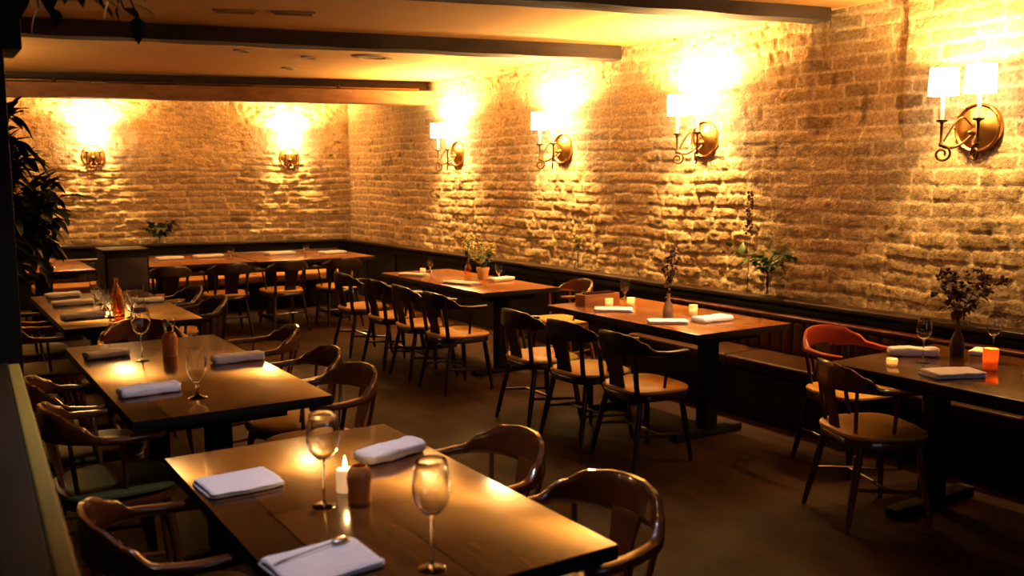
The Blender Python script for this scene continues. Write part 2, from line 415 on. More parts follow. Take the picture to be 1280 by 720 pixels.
# ceiling fittings
def ceil_fit(x, y, r, rz, sx, label, name='ceiling_spotlight'):
    t = thing(name, label, 'ceiling fitting', (x, y, CZ), rz)
    bm = NB(); lathe(bm, [(0, -.004), (r*.62, -.004), (r*.66, -.018), (r, -.014), (r*1.02, -.001), (0, 0)], 28)
    for v in bm.verts: v.co.x *= sx
    obj('trim_ring', bm, 'metal_white', t)
    bm = NB(); lathe(bm, [(0, -.0065), (r*.55, -.007), (r*.6, -.004)], 24)
    for v in bm.verts: v.co.x *= sx
    obj('lens', bm, 'frosted', t)
ceil_fit(3.79, 8.25, .13, 0, 1.6, 'oval flush ceiling fitting beyond the middle beam, the largest one', 'ceiling_vent')
ceil_fit(3.30, 8.62, .06, .5, 1.7, 'small dark flush ceiling fitting left of the large oval one')
ceil_fit(3.44, 9.60, .06, .5, 1.5, 'small dark flush ceiling fitting nearest the far timber')
ceil_fit(2.62, 8.50, .06, .3, 1.5, 'small pale flush ceiling fitting close behind the middle beam')
def ceil_panel(x, y, label):
    t = thing('ceiling_vent', label, 'ceiling vent', (x, y, CZ), -.35)
    bm = NB(); box(bm, -.15, .15, -.05, .05, -.012, 0, .004); obj('frame', bm, 'ceiling', t)
    bm = NB()
    for k in range(5): box(bm, -.13, .13, -.038+k*.016, -.032+k*.016, -.017, -.012)
    obj('slat', bm, 'metal_white', t)
ceil_panel(1.98, 6.55, 'left one of two slim vents set in the ceiling before the middle beam')
ceil_panel(2.34, 6.40, 'right one of two slim vents set in the ceiling before the middle beam')

# ------------------------------------------------------------------ sconces
def scroll(cx, cy, cz, r, dirx, diry, turns=1.35, n=26):
    """flat spiral in a vertical plane"""
    out = []
    for i in range(n+1):
        a = PI/2 - 2*PI*turns*i/n; rr = r*(1-.72*i/n)
        out.append((cx+dirx*rr*math.cos(a), cy+diry*rr*math.cos(a), cz+rr*math.sin(a)))
    return out
def make_sconce(label, loc, rz, power, ex=.20, sp=.113, sr=.086, sm='shade'):
    t = thing('wall_sconce', label, 'wall lamp', loc, rz, 'twin candle wall sconces')
    bm = NB(); lathe(bm, [(0, .045), (.03, .044), (.07, .034), (.105, .018), (.125, .012), (.128, .018), (.137, .024), (.145, .018), (.148, .004), (.145, -.03), (0, -.03)], 40, axis='X')
    obj('backplate', bm, 'brass', t)
    bm = NB()
    for k in range(12):
        a = 2*PI*k/12; lathe(bm, [(0, .006), (.005, .004), (.006, 0)], 8, (.024, .137*math.cos(a), .137*math.sin(a)), 'X')
    lathe(bm, [(0, .11), (.008, .105), (.014, .092), (.009, .082), (.014, .070), (.022, .058), (.030, .044), (0, .04)], 20, (0, 0, -.03), 'X')
    obj('boss', bm, 'iron', t)
    for s in (-1, 1):
        ey = s*sp
        bm = NB()
        tube(bm, [(.03, s*.01, -.03), (ex*.5, ey*.25, -.085), (ex*.7, ey*.56, -.115), (ex*.9, ey*.85, -.115), (ex, ey, -.10)], .0085, 8, True, 6)
        tube(bm, [(.05, s*.02, .02), (ex*.55, ey*.3, .06), (ex*.7, ey*.56, .03), (ex*.83, ey*.77, -.03), (ex*.93, ey*.92, -.08)], .006, 8, True, 6)
        tube(bm, scroll(ex-.0, ey-s*.010, -.155, .052, -.55, -s*.83), [.0075]*26+[.010], 8, True)
        obj('arm', bm, 'iron', t)
        bm = NB(); lathe(bm, [(0, -.115), (.010, -.112), (.014, -.098), (.008, -.085), (.008, .02), (.013, .03), (.030, .036), (.034, .046), (.028, .044), (.015, .04), (0, .04)], 20, (ex, ey, 0)); obj('candle_cup', bm, 'iron', t)
        bm = NB(); lathe(bm, [(.0115, .04), (.012, .20), (.008, .205), (0, .205)], 16, (ex, ey, 0)); obj('candle_sleeve', bm, 'candle_tube', t)
        bm = NB(); lathe(bm, [(sr, .190), (sr*.93, .348), (sr*.93-.003, .348), (sr-.003, .190)], 36, (ex, ey, 0), 'Z', True); sh = obj('lamp_shade', bm, sm, t)
        bm = NB(); lathe(bm, [(0, .205), (.009, .212), (.012, .228), (.008, .245), (0, .255)], 14, (ex, ey, 0)); obj('bulb', bm, sm, t)
        ld = bpy.data.lights.new('sconce_bulb', 'POINT'); ld.energy = power; ld.color = (1, .54, .15); ld.shadow_soft_size = .02
        lo = bpy.data.objects.new('sconce_light', ld); COL.objects.link(lo); lo.parent = t; lo.location = (ex, ey, .318)
    return t
SP = 190.0
sx = WX-.012
make_sconce('brass wall sconce with twin white shades, nearest and farthest right on the brick wall', (sx, 3.15, 1.975), PI, SP*.42, sm='shade_dim')
make_sconce('brass wall sconce with twin shades, second from the right on the long brick wall', (sx, 5.42, 1.985), PI, SP)
make_sconce('brass wall sconce with twin shades, third from the right on the long brick wall', (sx, 7.35, 1.96), PI, SP)
make_sconce('brass wall sconce with twin shades on the long brick wall, closest to the corner', (sx, 9.42, 1.955), PI, SP)
ba = math.atan2(bn.y, bn.x)
def on_back(x, off=.0):
    s = (x-BK0.x)/bd.x; p = BK0+bd*s+bn*off; return p
p = on_back(4.53, .012); make_sconce('right one of the two brass sconces on the back wall', (p.x, p.y, 1.955), ba, SP, .12, .075, .066)
p = on_back(2.03, .012); make_sconce('left one of the two brass sconces on the back wall', (p.x, p.y, 1.965), ba, SP, .12, .075, .066)
make_sconce('brass sconce on the shadowed left wall, hidden behind the dark pillar', (-.588, 9.7, 1.97), 0, SP*.8)

# ------------------------------------------------------------------ chairs
def seat_outline(n=36, w=.225, d=.22):
    out = []
    for i in range(n):
        a = 2*PI*i/n; c, s = math.cos(a), math.sin(a)
        f = lambda v, e: math.copysign(abs(v)**e, v)
        x = d*f(c, .62); y = w*f(s, .62)*(1.0+.08*c); out.append((x, y))
    return out
def make_chair(name, label, cat, wood, seatm, crest=None, cane=False, stile=False):
    t = thing(name, label, cat)
    # cushion: domed
    bm = NB(); ol = seat_outline()
    layers = [(.93, .432), (1.0, .438), (1.015, .447), (1.0, .457), (.93, .465), (.75, .471), (.45, .474)]
    rings = [[bm.verts.new((x*s, y*s, z)) for x, y in ol] for s, z in layers]
    for a, b in zip(rings, rings[1:]):
        for k in range(len(ol)): bm.faces.new((a[k], a[(k+1) % 36], b[(k+1) % 36], b[k]))
    bm.faces.new(rings[0][::-1]); bm.faces.new(rings[-1])
    obj('seat_cushion', bm, seatm, t)
    bm = NB()
    rings = [[bm.verts.new((x*s, y*s, z)) for x, y in ol] for s, z in [(.96, .395), (.98, .40), (.98, .428), (.96, .434)]]
    for a, b in zip(rings, rings[1:]):
        for k in range(36): bm.faces.new((a[k], a[(k+1) % 36], b[(k+1) % 36], b[k]))
    bm.faces.new(rings[0][::-1]); bm.faces.new(rings[-1])
    obj('seat_frame', bm, wood, t)
    for sx_, sy_ in ((1, 1), (1, -1), (-1, 1), (-1, -1)):
        bm = NB()
        a = (sx_*.155, sy_*.16, .40); b = (sx_*(.205 if sx_ > 0 else .235), sy_*.205, .0)
        A = Vector(a); B = Vector(b)
        if stile and sx_ < 0: tube(bm, [(-.208, sy_*.172, .735), (-.20, sy_*.168, .60), (-.178, sy_*.162, .44), A, A.lerp(B, .5), B], [.012, .015, .017, .017, .017, .0125], 10, True, 3)
        else: tube(bm, [A, A.lerp(B, .25), A.lerp(B, .55), A.lerp(B, .85), B], [.017, .0185, .019, .014, .0115], 10)
        obj('leg', bm, wood, t)
    for s in (-1, 1):
        bm = NB(); tube(bm, [(.184, s*.182, .16), (0, s*.186, .18), (-.199, s*.182, .20)], [.008, .011, .008], 8, True, 4); obj('stretcher', bm, wood, t)
    bm = NB(); tube(bm, [(0, -.184, .18), (0, 0, .18), (0, .184, .18)], [.008, .011, .008], 8, True, 4); obj('stretcher', bm, wood, t)
    # bent arm rail and raised crest
    ctrl = [(.135, -.215, .018, .668, .690), (.10, -.238, .025, .664, .692), (.0, -.246, .021, .664, .692), (-.10, -.238, .018, .668, .700),
            (-.165, -.205, .014, .672, .745), (-.222, -.140, .012, .670, .784), (-.252, -.06, .011, .668, .796), (-.256, 0, .011, .668, .798)]
    ctrl = ctrl + [(c[0], -c[1], *c[2:]) for c in ctrl[-2::-1]]
    bm = NB(); sweep_rail(bm, ctrl, 5); obj('arm_rail', bm, crest or wood, t)
    # splat and spindles
    bm = NB()
    pts = [(-.196, .438), (-.206, .52), (-.228, .60), (-.249, .69)]
    hw = [.07, .062, .07, .08] if stile else [.045, .036, .046, .058]; F = []
    for (x, z), w in zip(pts, hw):
        F.append([bm.verts.new((x+dx, y, z)) for dx, y in ((-.006, -w), (.006, -w), (.006, w), (-.006, w))])
    for a, b in zip(F, F[1:]):
        for k in range(4): bm.faces.new((a[k], a[(k+1) % 4], b[(k+1) % 4], b[k]))
    bm.faces.new(F[0][::-1]); bm.faces.new(F[-1])
    obj('splat', bm, wood, t)
    for y0, x1, y1, x0 in ((.185, -.02, .242, .0), (-.185, -.02, -.242, .0)) if stile else ((.13, -.195, .175, -.165), (-.13, -.195, -.175, -.165), (.185, -.02, .242, .0), (-.185, -.02, -.242, .0)):
        bm = NB(); tube(bm, [(x0, y0, .43), ((x0+x1)/2, (y0+y1)/2*1.0, .55), (x1, y1, .68)], [.0085, .0105, .008], 8, True, 3); obj('spindle', bm, wood, t)
    if cane:
        for y in (-.085, .085):
            bm = NB(); tube(bm, [(-.19, y*.9, .43), (-.21, y, .55), (-.238, y*1.1, .68)], [.0075, .009, .007], 8, True, 3); obj('spindle', bm, wood, t)
    return t
G_L = 'armchairs on the window side of the left tables'; G_C = 'armchairs on the aisle side of the left tables'; G_R = 'armchairs along the aisle side of the right tables'; G_B = 'armchairs in front of the long back tables'
R = math.radians
c_or = make_chair('bentwood_armchair', '', 'chair', 'chair', 'amber_seat')
def put(proto, first, x, y, rz, label, group):
    if first: proto.location = (x, y, 0); proto.rotation_euler = (0, 0, rz); proto['label'] = label; proto['group'] = group; return proto
    return dup(proto, (x, y, 0), rz, label, group)
put(c_or, True, 1.50, 2.02, PI+R(6), 'bentwood armchair at the right side of the nearest table, closest to the viewer', G_C)
put(c_or, False, 1.53, 2.64, PI-R(4), 'bentwood armchair at the right side of the nearest table, the farther of its two', G_C)
put(c_or, False, 1.53, 3.99, PI+R(3), 'orange-brown armchair at the near right corner of the second left table', G_C)
put(c_or, False, 1.58, 4.53, PI-R(5), 'orange-brown armchair on the right of the second left table, next behind the corner one', G_C)
put(c_or, False, 1.66, 5.36, PI-R(12), 'small-looking armchair at the far right corner of the second left table', G_C)
put(c_or, False, 1.15, 5.86, -PI/2, 'armchair between the second and third left tables, its back towards the third', G_C)
c_gr = make_chair('bentwood_armchair', '', 'chair', 'chair', 'green_seat')
put(c_gr, True, .585, 2.60, R(-4), 'bentwood armchair with an olive seat in the bottom left, at the nearest table', G_L)
put(c_gr, False, .63, 3.95, R(4), 'armchair with an olive green seat at the near left of the second table', G_L)
put(c_gr, False, .63, 4.52, R(-3), 'armchair with curled arm rail at the left of the second table, behind the olive-seated one', G_L)
put(c_gr, False, .68, 6.55, 0, 'dark armchair left of the third table, at its near end', G_L)
put(c_gr, False, .68, 7.30, 0, 'dark armchair left of the third table, at its far end', G_L)
c_dk = make_chair('bentwood_armchair', '', 'chair', 'chair_dark', 'amber_seat', stile=True)
lab1 = ['dark armchair with amber seat before the middle right table, nearest of its row of three', 'dark armchair with amber seat before the middle right table, the middle of three', 'dark armchair with amber seat before the middle right table, farthest of its three']
for i, y in enumerate((4.10, 4.64, 5.18)): put(c_dk, i == 0, 3.615, y, R((-2, 3, -1)[i]), lab1[i], G_R)
lab2 = ['dark armchair at the near end of the row before the far right table', 'dark armchair second in the row before the far right table', 'dark armchair third in the row before the far right table', 'dark armchair at the far end of the row before the far right table']
for i, y in enumerate((6.33, 6.89, 7.45, 8.15)): put(c_dk, False, 3.60, y, R((2, -3, 3, 0)[i]), lab2[i], G_R)
labb = ['leftmost dark armchair in front of the long back tables', 'second armchair from the left in front of the long back tables', 'third armchair from the left in front of the long back tables', 'rightmost armchair in front of the long back tables']
for i, x in enumerate((2.15, 2.78, 3.40, 4.05)): put(c_dk, False, x, 9.86, PI/2+R((3, -2, 4, -3)[i]), labb[i], G_B)
put(c_dk, False, 1.70, 7.0, PI, 'dark armchair on the right of the third left table, nearer the viewer', G_C)
put(c_dk, False, 1.70, 7.7, PI+R(5), 'dark armchair on the right of the third left table, farther away', G_C)
c_r0 = make_chair('bentwood_armchair', 'orange-brown armchair with a bright yellow seat at the corner of the right front table', 'chair', 'chair', 'amber_seat')
c_r0.location = (3.93, 2.76, 0); c_r0.rotation_euler = (0, 0, R(-22)); c_r0['group'] = G_R
c_rd = make_chair('bentwood_armchair', 'armchair with a dark red curved back at the far end of the right front table', 'chair', 'chair_dark', 'amber_seat', 'red_crest', True)
c_rd.location = (4.53, 3.33, 0); c_rd.rotation_euler = (0, 0, R(-97))
c_wl = make_chair('bentwood_armchair', 'orange-topped armchair against the wall side of the far right table, at its near corner', 'chair', 'chair', 'amber_seat')
c_wl.location = (4.70, 6.42, 0); c_wl.rotation_euler = (0, 0, R(175))

# ------------------------------------------------------------------ tables
def make_table(label, x0, x1, y0, y1, group, h=.75, top='table'):
    cx, cy = (x0+x1)/2, (y0+y1)/2; hx, hy = (x1-x0)/2, (y1-y0)/2
    t = thing('dining_table', label, 'table', (cx, cy, 0), 0, group)
    bm = NB(); box(bm, -hx, hx, -hy, hy, h-.042, h, .004, 2); tt = obj('tabletop', bm, top, t)
    tt.data.materials.append(M['black'])
    for p_ in tt.data.polygons:
        if p_.normal.z < .3: p_.material_index = 1
    bm = NB(); ix, iy = hx-.15, hy-.15
    box(bm, -ix, ix, -iy, -iy+.025, h-.10, h-.042); box(bm, -ix, ix, iy-.025, iy, h-.10, h-.042)
    box(bm, -ix, -ix+.025, -iy+.025, iy-.025, h-.10, h-.042); box(bm, ix-.025, ix, -iy+.025, iy-.025, h-.10, h-.042)
    obj('apron', bm, 'black', t)
    ps = [0] if hy < .5 and hx < .7 else None
    long_y = hy >= hx; span = (hy if long_y else hx)-.32
    for s in (-1, 1):
        px, py = (0, s*span) if long_y else (s*span, 0)
        bm = NB(); box(bm, px-.05, px+.05, py-.05, py+.05, .05, h-.05, .008); pd = obj('pedestal', bm, 'black', t)
        bm = NB()
        if long_y: box(bm, px-hx*.72, px+hx*.72, py-.04, py+.04, 0, .05, .012)
        else: box(bm, px-.04, px+.04, py-hy*.72, py+hy*.72, 0, .05, .012)
        obj('foot', bm, 'black', pd)
        bm = NB()
        if long_y: box(bm, px-hx*.6, px+hx*.6, py-.035, py+.035, h-.10, h-.045, .006)
        else: box(bm, px-.035, px+.035, py-hy*.6, py+hy*.6, h-.10, h-.045, .006)
        obj('bearer', bm, 'black', pd)
    return t
GT = 'dark varnished dining tables'
make_table('dark glossy wooden table nearest the viewer, in the bottom centre', .655, 1.46, 1.74, 3.13, GT)
make_table('long glossy wooden table second from the viewer on the left, gleaming gold', .66, 1.47, 3.67, 5.52, GT)
make_table('wooden table third from the viewer on the left, crowded with glassware', .745, 1.59, 6.20, 8.08, GT)
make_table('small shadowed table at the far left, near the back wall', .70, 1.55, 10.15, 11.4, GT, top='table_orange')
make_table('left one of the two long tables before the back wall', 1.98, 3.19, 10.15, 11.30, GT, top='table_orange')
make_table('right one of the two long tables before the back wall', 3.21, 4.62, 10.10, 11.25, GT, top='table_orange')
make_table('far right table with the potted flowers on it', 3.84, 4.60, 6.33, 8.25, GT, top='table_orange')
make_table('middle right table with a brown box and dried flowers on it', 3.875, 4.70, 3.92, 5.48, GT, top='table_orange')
make_table('right front table with wine glasses and a red candle glass', 3.85, 4.78, 1.35, 2.98, GT)

# ------------------------------------------------------------------ banquettes
def banquette(label, length, loc, rz, seatm, backm, depth=.62, backh=.70, gap=0):
    """local: runs along +Y, back at +X side"""
    t = thing('banquette', label, 'bench seat', loc, rz)
    bm = NB(); box(bm, 0.04, depth-.02, 0, length, 0, .34, .006); obj('base', bm, 'black', t)
    n = max(1, round(length/1.15))
    for i in range(n):
        a = length*i/n+.004; b = length*(i+1)/n-.004
        bm = NB(); box(bm, 0, depth-.12, a, b, .34, .43, .022, 4); obj('seat_cushion', bm, seatm, t)
    bm = NB(); K = int(length/.10)
    for k in range(K):
        y0 = length*k/K; y1 = length*(k+1)/K
        box(bm, depth-.12, depth-.03, y0+.001, y1-.001, .42, backh-.035, .022, 3)
    obj('backrest', bm, backm, t)
    bm = NB(); box(bm, depth-.13, depth-.0, 0, length, backh-.035, backh, .014, 4); obj('top_roll', bm, backm, t)
    return t
banquette('dark red channelled bench with brown seat along the brick wall on the right', 5.3, (4.80, .35, 0), 0, 'brown_seat', 'red', .52)
# back banquette faces the camera along the back wall
banquette('long amber-cushioned bench against the back wall', 3.85, (4.97, 11.55, 0), PI/2-R(0.5), 'amber_seat', 'chair_dark', .62, .70)
banquette('short bench against the back wall in the far left corner', 1.3, (.85, 12.05, 0), PI/2-R(0.5), 'amber_seat', 'chair_dark', .62, .70)

# cabinet block
t = thing('service_cabinet', 'blocky dark cabinet between the left tables and the long back tables', 'cabinet', (1.63, 9.15, 0))
bm = NB(); box(bm, -.19, .19, -.2, .2, .06, 1.0, .006); obj('body', bm, 'black', t)
bm = NB(); box(bm, -.205, .205, -.22, .22, 1.0, 1.03, .008); obj('top', bm, 'black', t)
bm = NB(); box(bm, -.17, .17, -.18, .18, 0, .06); obj('plinth', bm, 'black', t)
bm = NB(); box(bm, -.17, .17, -.214, -.2, .1, .95, .004); dr = obj('door', bm, 'dark', t)
bm = NB(); tube(bm, [(.12, -.214, .6), (.12, -.24, .6), (.12, -.24, .7), (.12, -.214, .7)], .006, 8); obj('handle', bm, 'brass', dr)

# ------------------------------------------------------------------ low partition and pillar at the left
t = thing('low_partition', 'low dark partition at the left edge with an olive strip along its top', 'partition', (0, 0, 0))
def skew_box(bm, x0, x1, y0, y1, z0, z1, k=.045, b=0):
    r = bmesh.ops.create_cube(bm, size=1); vs = r['verts']
    for v in vs:
        y = y0+(v.co.y+.5)*(y1-y0); v.co = Vector((x0+(v.co.x+.5)*(x1-x0)+k*(y-2.5), y, z0+(v.co.z+.5)*(z1-z0)))
    if b: bmesh.ops.bevel(bm, geom=list({e for v in vs for e in v.link_edges}), offset=b, segments=3, profile=.6, affect='EDGES')
bm = NB(); skew_box(bm, -.10, .185, .55, 3.55, 0, 1.02); obj('panel', bm, 'black', t)
bm = NB(); skew_box(bm, -.13, .196, .55, 3.55, 1.02, 1.05, .045, .006); obj('cap', bm, 'black', t)
bm = NB(); skew_box(bm, .196, .232, .55, 3.50, 1.015, 1.052, .045, .006); obj('edge_strip', bm, 'olive_trim', t)
t = thing('pillar', 'black square pillar at the left edge, widening under the ceiling', 'pillar', (.0, 3.8, 0))
bm = NB(); box(bm, -.58, .305, -.12, .12, 0, CZ-.002, .006); obj('shaft', bm, 'black', t)
bm = NB(); box(bm, -.59, .36, -.15, .15, 2.12, CZ-.004, .006); obj('head', bm, 'black', t)

# ------------------------------------------------------------------ tableware
TZ = .75
def napkin(label, x, y, l, w, h, rz, z=TZ, group='white linen napkins', folded=False, seed=0):
    bm = NB(); NL, NS = 22, 28
    def sec(cx, cz, hw, hh, s, ph):
        out = []
        for k in range(NS):
            a = 2*PI*k/NS; c, q = math.cos(a), math.sin(a)
            f = lambda v, e: math.copysign(abs(v)**e, v)
            n = noise.noise(Vector((s*7+seed*3.1, k*.45, ph)))
            zz = cz+hh*f(q, .55)*(1+.22*n) + .0
            out.append((cx+hw*f(c, .4)*(1+.03*n), zz))
        return out
    layers = 2 if folded else 1
    for ly in range(layers):
        hh = h/2/layers; z0 = hh+ly*2*hh*.97
        rings = []
        for i in range(NL+1):
            s = i/NL; e = 1-.10*max(0, abs(s-.5)*2-.88)/.12
            ll = l*(1-.03*ly)
            ring = sec((-.006*ly)+.003*math.sin(s*6+seed), z0, w/2*e, hh*(e if e < 1 else 1)*(1+.10*math.sin(s*9+seed*2)), s, ly*5.)
            rings.append([bm.verts.new(((s-.5)*ll+.003*math.sin(k*.9+seed)*(1 if i in (0, NL) else 0), yy, max(.0004, zz))) for k, (yy, zz) in enumerate(ring)])
        for a, b in zip(rings, rings[1:]):
            for k in range(NS): bm.faces.new((a[k], a[(k+1) % NS], b[(k+1) % NS], b[k]))
        bm.faces.new(rings[0][::-1]); bm.faces.new(rings[-1])
    o = obj('napkin', bm, 'linen', None, True); o.location = (x, y, z+.0003); o.rotation_euler = (0, 0, rz)
    return tag(o, label, 'napkin', group)
napkin('folded white napkin at the left side of the nearest table, without cutlery', .782, 2.725, .225, .185, .020, R(3), folded=True, seed=1)
napkin('rolled white napkin at the right side of the nearest table', 1.300, 2.74, .235, .105, .040, R(14), seed=2)
nk = napkin('folded white napkin with a spoon on it, at the front of the nearest table', .775, 2.03, .245, .20, .020, R(3), folded=True, seed=3)
napkin('rolled napkin at the far left of the second left table', .81, 5.13, .21, .10, .030, R(8), seed=4)
napkin('rolled napkin at the near left of the second left table', .815, 4.13, .245, .105, .040, R(4), seed=5)
napkin('rolled napkin at the right edge of the second left table', 1.35, 4.63, .25, .095, .040, R(2), seed=6)
napkin('nearest of the rolled napkins along the left of the crowded third table', .92, 6.66, .26, .12, .035, R(6), seed=7)
napkin('middle of the rolled napkins along the left of the crowded third table', .96, 7.40, .27, .12, .035, R(5), seed=8)
napkin('farthest rolled napkin along the left of the crowded third table', .96, 7.93, .24, .11, .035, R(5), seed=9)
napkin('rolled napkin at the right side of the crowded third table', 1.45, 7.25, .22, .11, .03, R(0), seed=10)
napkin('napkin at the far end of the middle right table, in front of the brown box', 4.10, 4.98, .27, .16, .022, R(-40), folded=True, seed=11)
napkin('left one of two napkins at the near end of the middle right table', 4.035, 4.36, .26, .13, .024, R(-34), folded=True, seed=12)
napkin('right one of two napkins at the near end of the middle right table', 4.34, 4.26, .27, .13, .036, R(0), seed=13)
napkin('farthest napkin on the far right table', 3.99, 7.84, .28, .14, .024, R(-60), folded=True, seed=14)
napkin('nearest napkin on the far right table, along its aisle edge', 4.02, 6.98, .34, .15, .024, R(-72), folded=True, seed=15)
napkin('napkin by the clear tumbler on the far right table', 4.44, 7.00, .26, .11, .034, R(10), seed=16)
napkin('large folded napkin at the aisle edge of the right front table', 4.07, 2.44, .26, .15, .030, R(-24), folded=True, seed=17)
napkin('napkin lying behind the left wine glass of the right front table', 4.37, 2.84, .24, .09, .045, R(-40), seed=18)
napkin('napkin just behind the right wine glass of the right front table', 4.705, 2.67, .14, .09, .025, R(20), seed=19)
napkin('napkin cut by the right edge, on the right front table', 4.45, 2.18, .20, .12, .03, R(-20), seed=20)
for i, (x, y, l) in enumerate(((2.9, 11.0, .32), (3.75, 10.95, .34), (4.35, 10.75, .30), (2.45, 10.95, .28))):
    napkin(['second', 'third', 'rightmost', 'leftmost'][i]+' of the napkins from the left on the long back tables', x, y, l, .2, .03, R(4), seed=21+i)

# spoon on the front napkin
t = thing('spoon', 'steel spoon lying across the front folded napkin', 'spoon', (.775, 2.075, TZ+.0225), R(14))
bm = NB()
sp = [(-.115, 0, .0015, .0045), (-.10, 0, .002, .005), (-.04, 0, .003, .0028), (.03, 0, .004, .0026), (.055, 0, .004, .004)]
tube(bm, [(a, b, c) for a, b, c, _ in sp], [r*.62 for *_, r in sp], 8, True, 3); obj('handle', bm, 'steel', t)
bm = NB(); bmesh.ops.create_uvsphere(bm, u_segments=18, v_segments=10, radius=1)
for v in bm.verts: v.co = Vector((.078+v.co.x*.026, v.co.y*.017*(1+.15*v.co.x), .005+v.co.z*.0045))
obj('bowl', bm, 'steel', t)

def wine_glass(name, h=.21, r=.038, bowl=.105, fill=0.):
    """origin at base; profile with thickness; parts: bowl, stem, base"""
    t = thing(name, '', 'glass')
    zb = h-bowl
    out = [(.0, zb), (r*.45, zb+.006), (r*.80, zb+bowl*.20), (r, zb+bowl*.42), (r*.99, zb+bowl*.6), (r*.86, zb+bowl*.85), (r*.78, h)]
    inn = [(x-.0012 if x > .002 else 0, z+(.0022 if i < 2 else 0)) for i, (x, z) in enumerate(out)]
    bm = NB(); lathe(bm, out+[(r*.78-.0006, h+.0006)]+inn[::-1], 32); obj('bowl', bm, 'glass', t)
    bm = NB(); lathe(bm, [(0, zb+.001), (.006, zb), (.0042, zb-.012), (.0036, zb*.5), (.0045, .012), (.009, .006), (0, .0055)], 14); obj('stem', bm, 'glass', t)
    bm = NB(); lathe(bm, [(0, .006), (.012, .0045), (.030, .0022), (.034, .001), (.034, 0), (0, 0)], 30); obj('base', bm, 'glass', t)
    return t
def tumbler(name='water_goblet', h=.15, r=.036, water=.06):
    t = thing(name, '', 'glass')
    out = [(0, 0), (r*.92, 0), (r*.92, .003), (r*.35, .011), (r*.17, .022), (r*.17, h*.27), (r*.45, h*.34), (r*.86, h*.48), (r, h*.66), (r*.96, h)]
    inn = [(r*.96-.0015, h), (r-.0016, h*.66), (r*.86-.0018, h*.485), (r*.40, h*.355), (0, h*.335)]
    bm = NB(); lathe(bm, out+inn, 30); obj('body', bm, 'glass', t)
    return t
wg = wine_glass('wine_glass', .270, .047, .135)
def place(p, first, x, y, rz, label, group, z=TZ):
    if first: p.location = (x, y, z); p['label'] = label; p['group'] = group
    else: dup(p, (x, y, z), rz, label, group)
GW = 'stemmed wine glasses'
place(wg, True, .935, 2.415, 0, 'tall wine glass beside the lit candle on the nearest table', GW)
place(wg, False, .990, 1.868, 0, 'large blurred wine glass at the front of the nearest table', GW)
place(wg, False, .943, 4.905, 0, 'wine glass left of the orange carafe on the second left table', GW)
wg2 = wine_glass('wine_glass', .225, .038, .108)
place(wg2, True, 4.24, 2.70, 0, 'left wine glass on the right front table', GW)
place(wg2, False, 4.63, 2.56, 0, 'right wine glass on the right front table, behind the red candle', GW)
tbl = tumbler('water_goblet', .215, .043)
place(tbl, True, .970, 3.93, 0, 'water goblet at the near edge of the second left table', 'water goblets')
tb = tumbler()
place(tb, True, 1.13, 7.52, 0, 'goblet among the glassware of the third left table, very farthest back', 'water goblets')
gob = [(1.13, 7.30, 'goblet among the glassware of the third left table, second farthest back', 0), (1.07, 6.55, 'goblet among the glassware of the third left table, nearest the rolled napkin', 0),
       (1.19, 6.48, 'goblet in the middle of the glassware on the third left table', 0), (1.20, 6.27, 'goblet at the near edge of the crowded third left table', 0),
       (1.10, 6.95, 'goblet behind the amber bottle on the third left table', 0), (1.27, 6.85, 'goblet right of the amber bottle on the third left table', 0),
       (4.59, 5.44, 'clear goblet beyond the brown box on the middle right table', 0), (4.50, 7.12, 'clear goblet on the wall side of the far right table', 0), (4.28, 8.05, 'clear goblet at the far end of the far right table', 0),
       (3.05, 10.6, 'goblet on the left long back table', 0), (3.9, 10.45, 'goblet on the right long back table', 0), (1.2, 10.6, 'goblet on the small far left table', 0)]
for x, y, l, _ in gob: place(tb, False, x, y, random.random(), l, 'water goblets')

# orange carafe with clear neck and cup
def carafe(label, x, y, top=True, s=1.):
    t = thing('carafe', label, 'carafe', (x, y, TZ))
    bm = NB(); lathe(bm, [(0, 0), (.034*s, 0), (.038*s, .006), (.037*s, .05*s), (.041*s, .085*s), (.036*s, .11*s), (.026*s, .125*s), (.023*s, .125*s), (.033*s, .108*s), (.036*s, .05*s), (.034*s, .01), (0, .008)], 30); obj('body', bm, 'orange_cer', t)
    if top:
        bm = NB(); lathe(bm, [(.020*s, .124*s), (.027*s, .15*s), (.034*s, .175*s), (.031*s, .20*s), (.029*s, .20*s), (.032*s, .175*s), (.025*s, .15*s), (.018*s, .126*s)], 26, closed=True); obj('neck', bm, 'glass', t)
    return t
carafe('orange jar with a clear glass neck on the second left table', 1.093, 4.96)
carafe('orange squat jar beside the candle on the nearest table', 1.03, 2.385, False, .88)
def bottle(label, x, y, h, r, mat, group=None):
    t = thing('bottle', label, 'bottle', (x, y, TZ), 0, group)
    bm = NB(); lathe(bm, [(0, 0), (r, 0), (r*1.02, .01), (r, h*.55), (r*.8, h*.66), (r*.38, h*.78), (r*.34, h*.96), (r*.42, h*.97), (r*.42, h), (r*.3, h), (r*.28, h*.78), (r*.75, h*.64), (r*.93, h*.54), (r*.93, .012), (0, .01)], 26); obj('body', bm, mat, t)
    return t
bottle('amber glass bottle standing in the middle of the third left table', 1.16, 6.80, .24, .036, 'amber_glass')
bottle('amber glass bottle on the near part of the third left table', 1.14, 6.62, .20, .034, 'amber_glass')

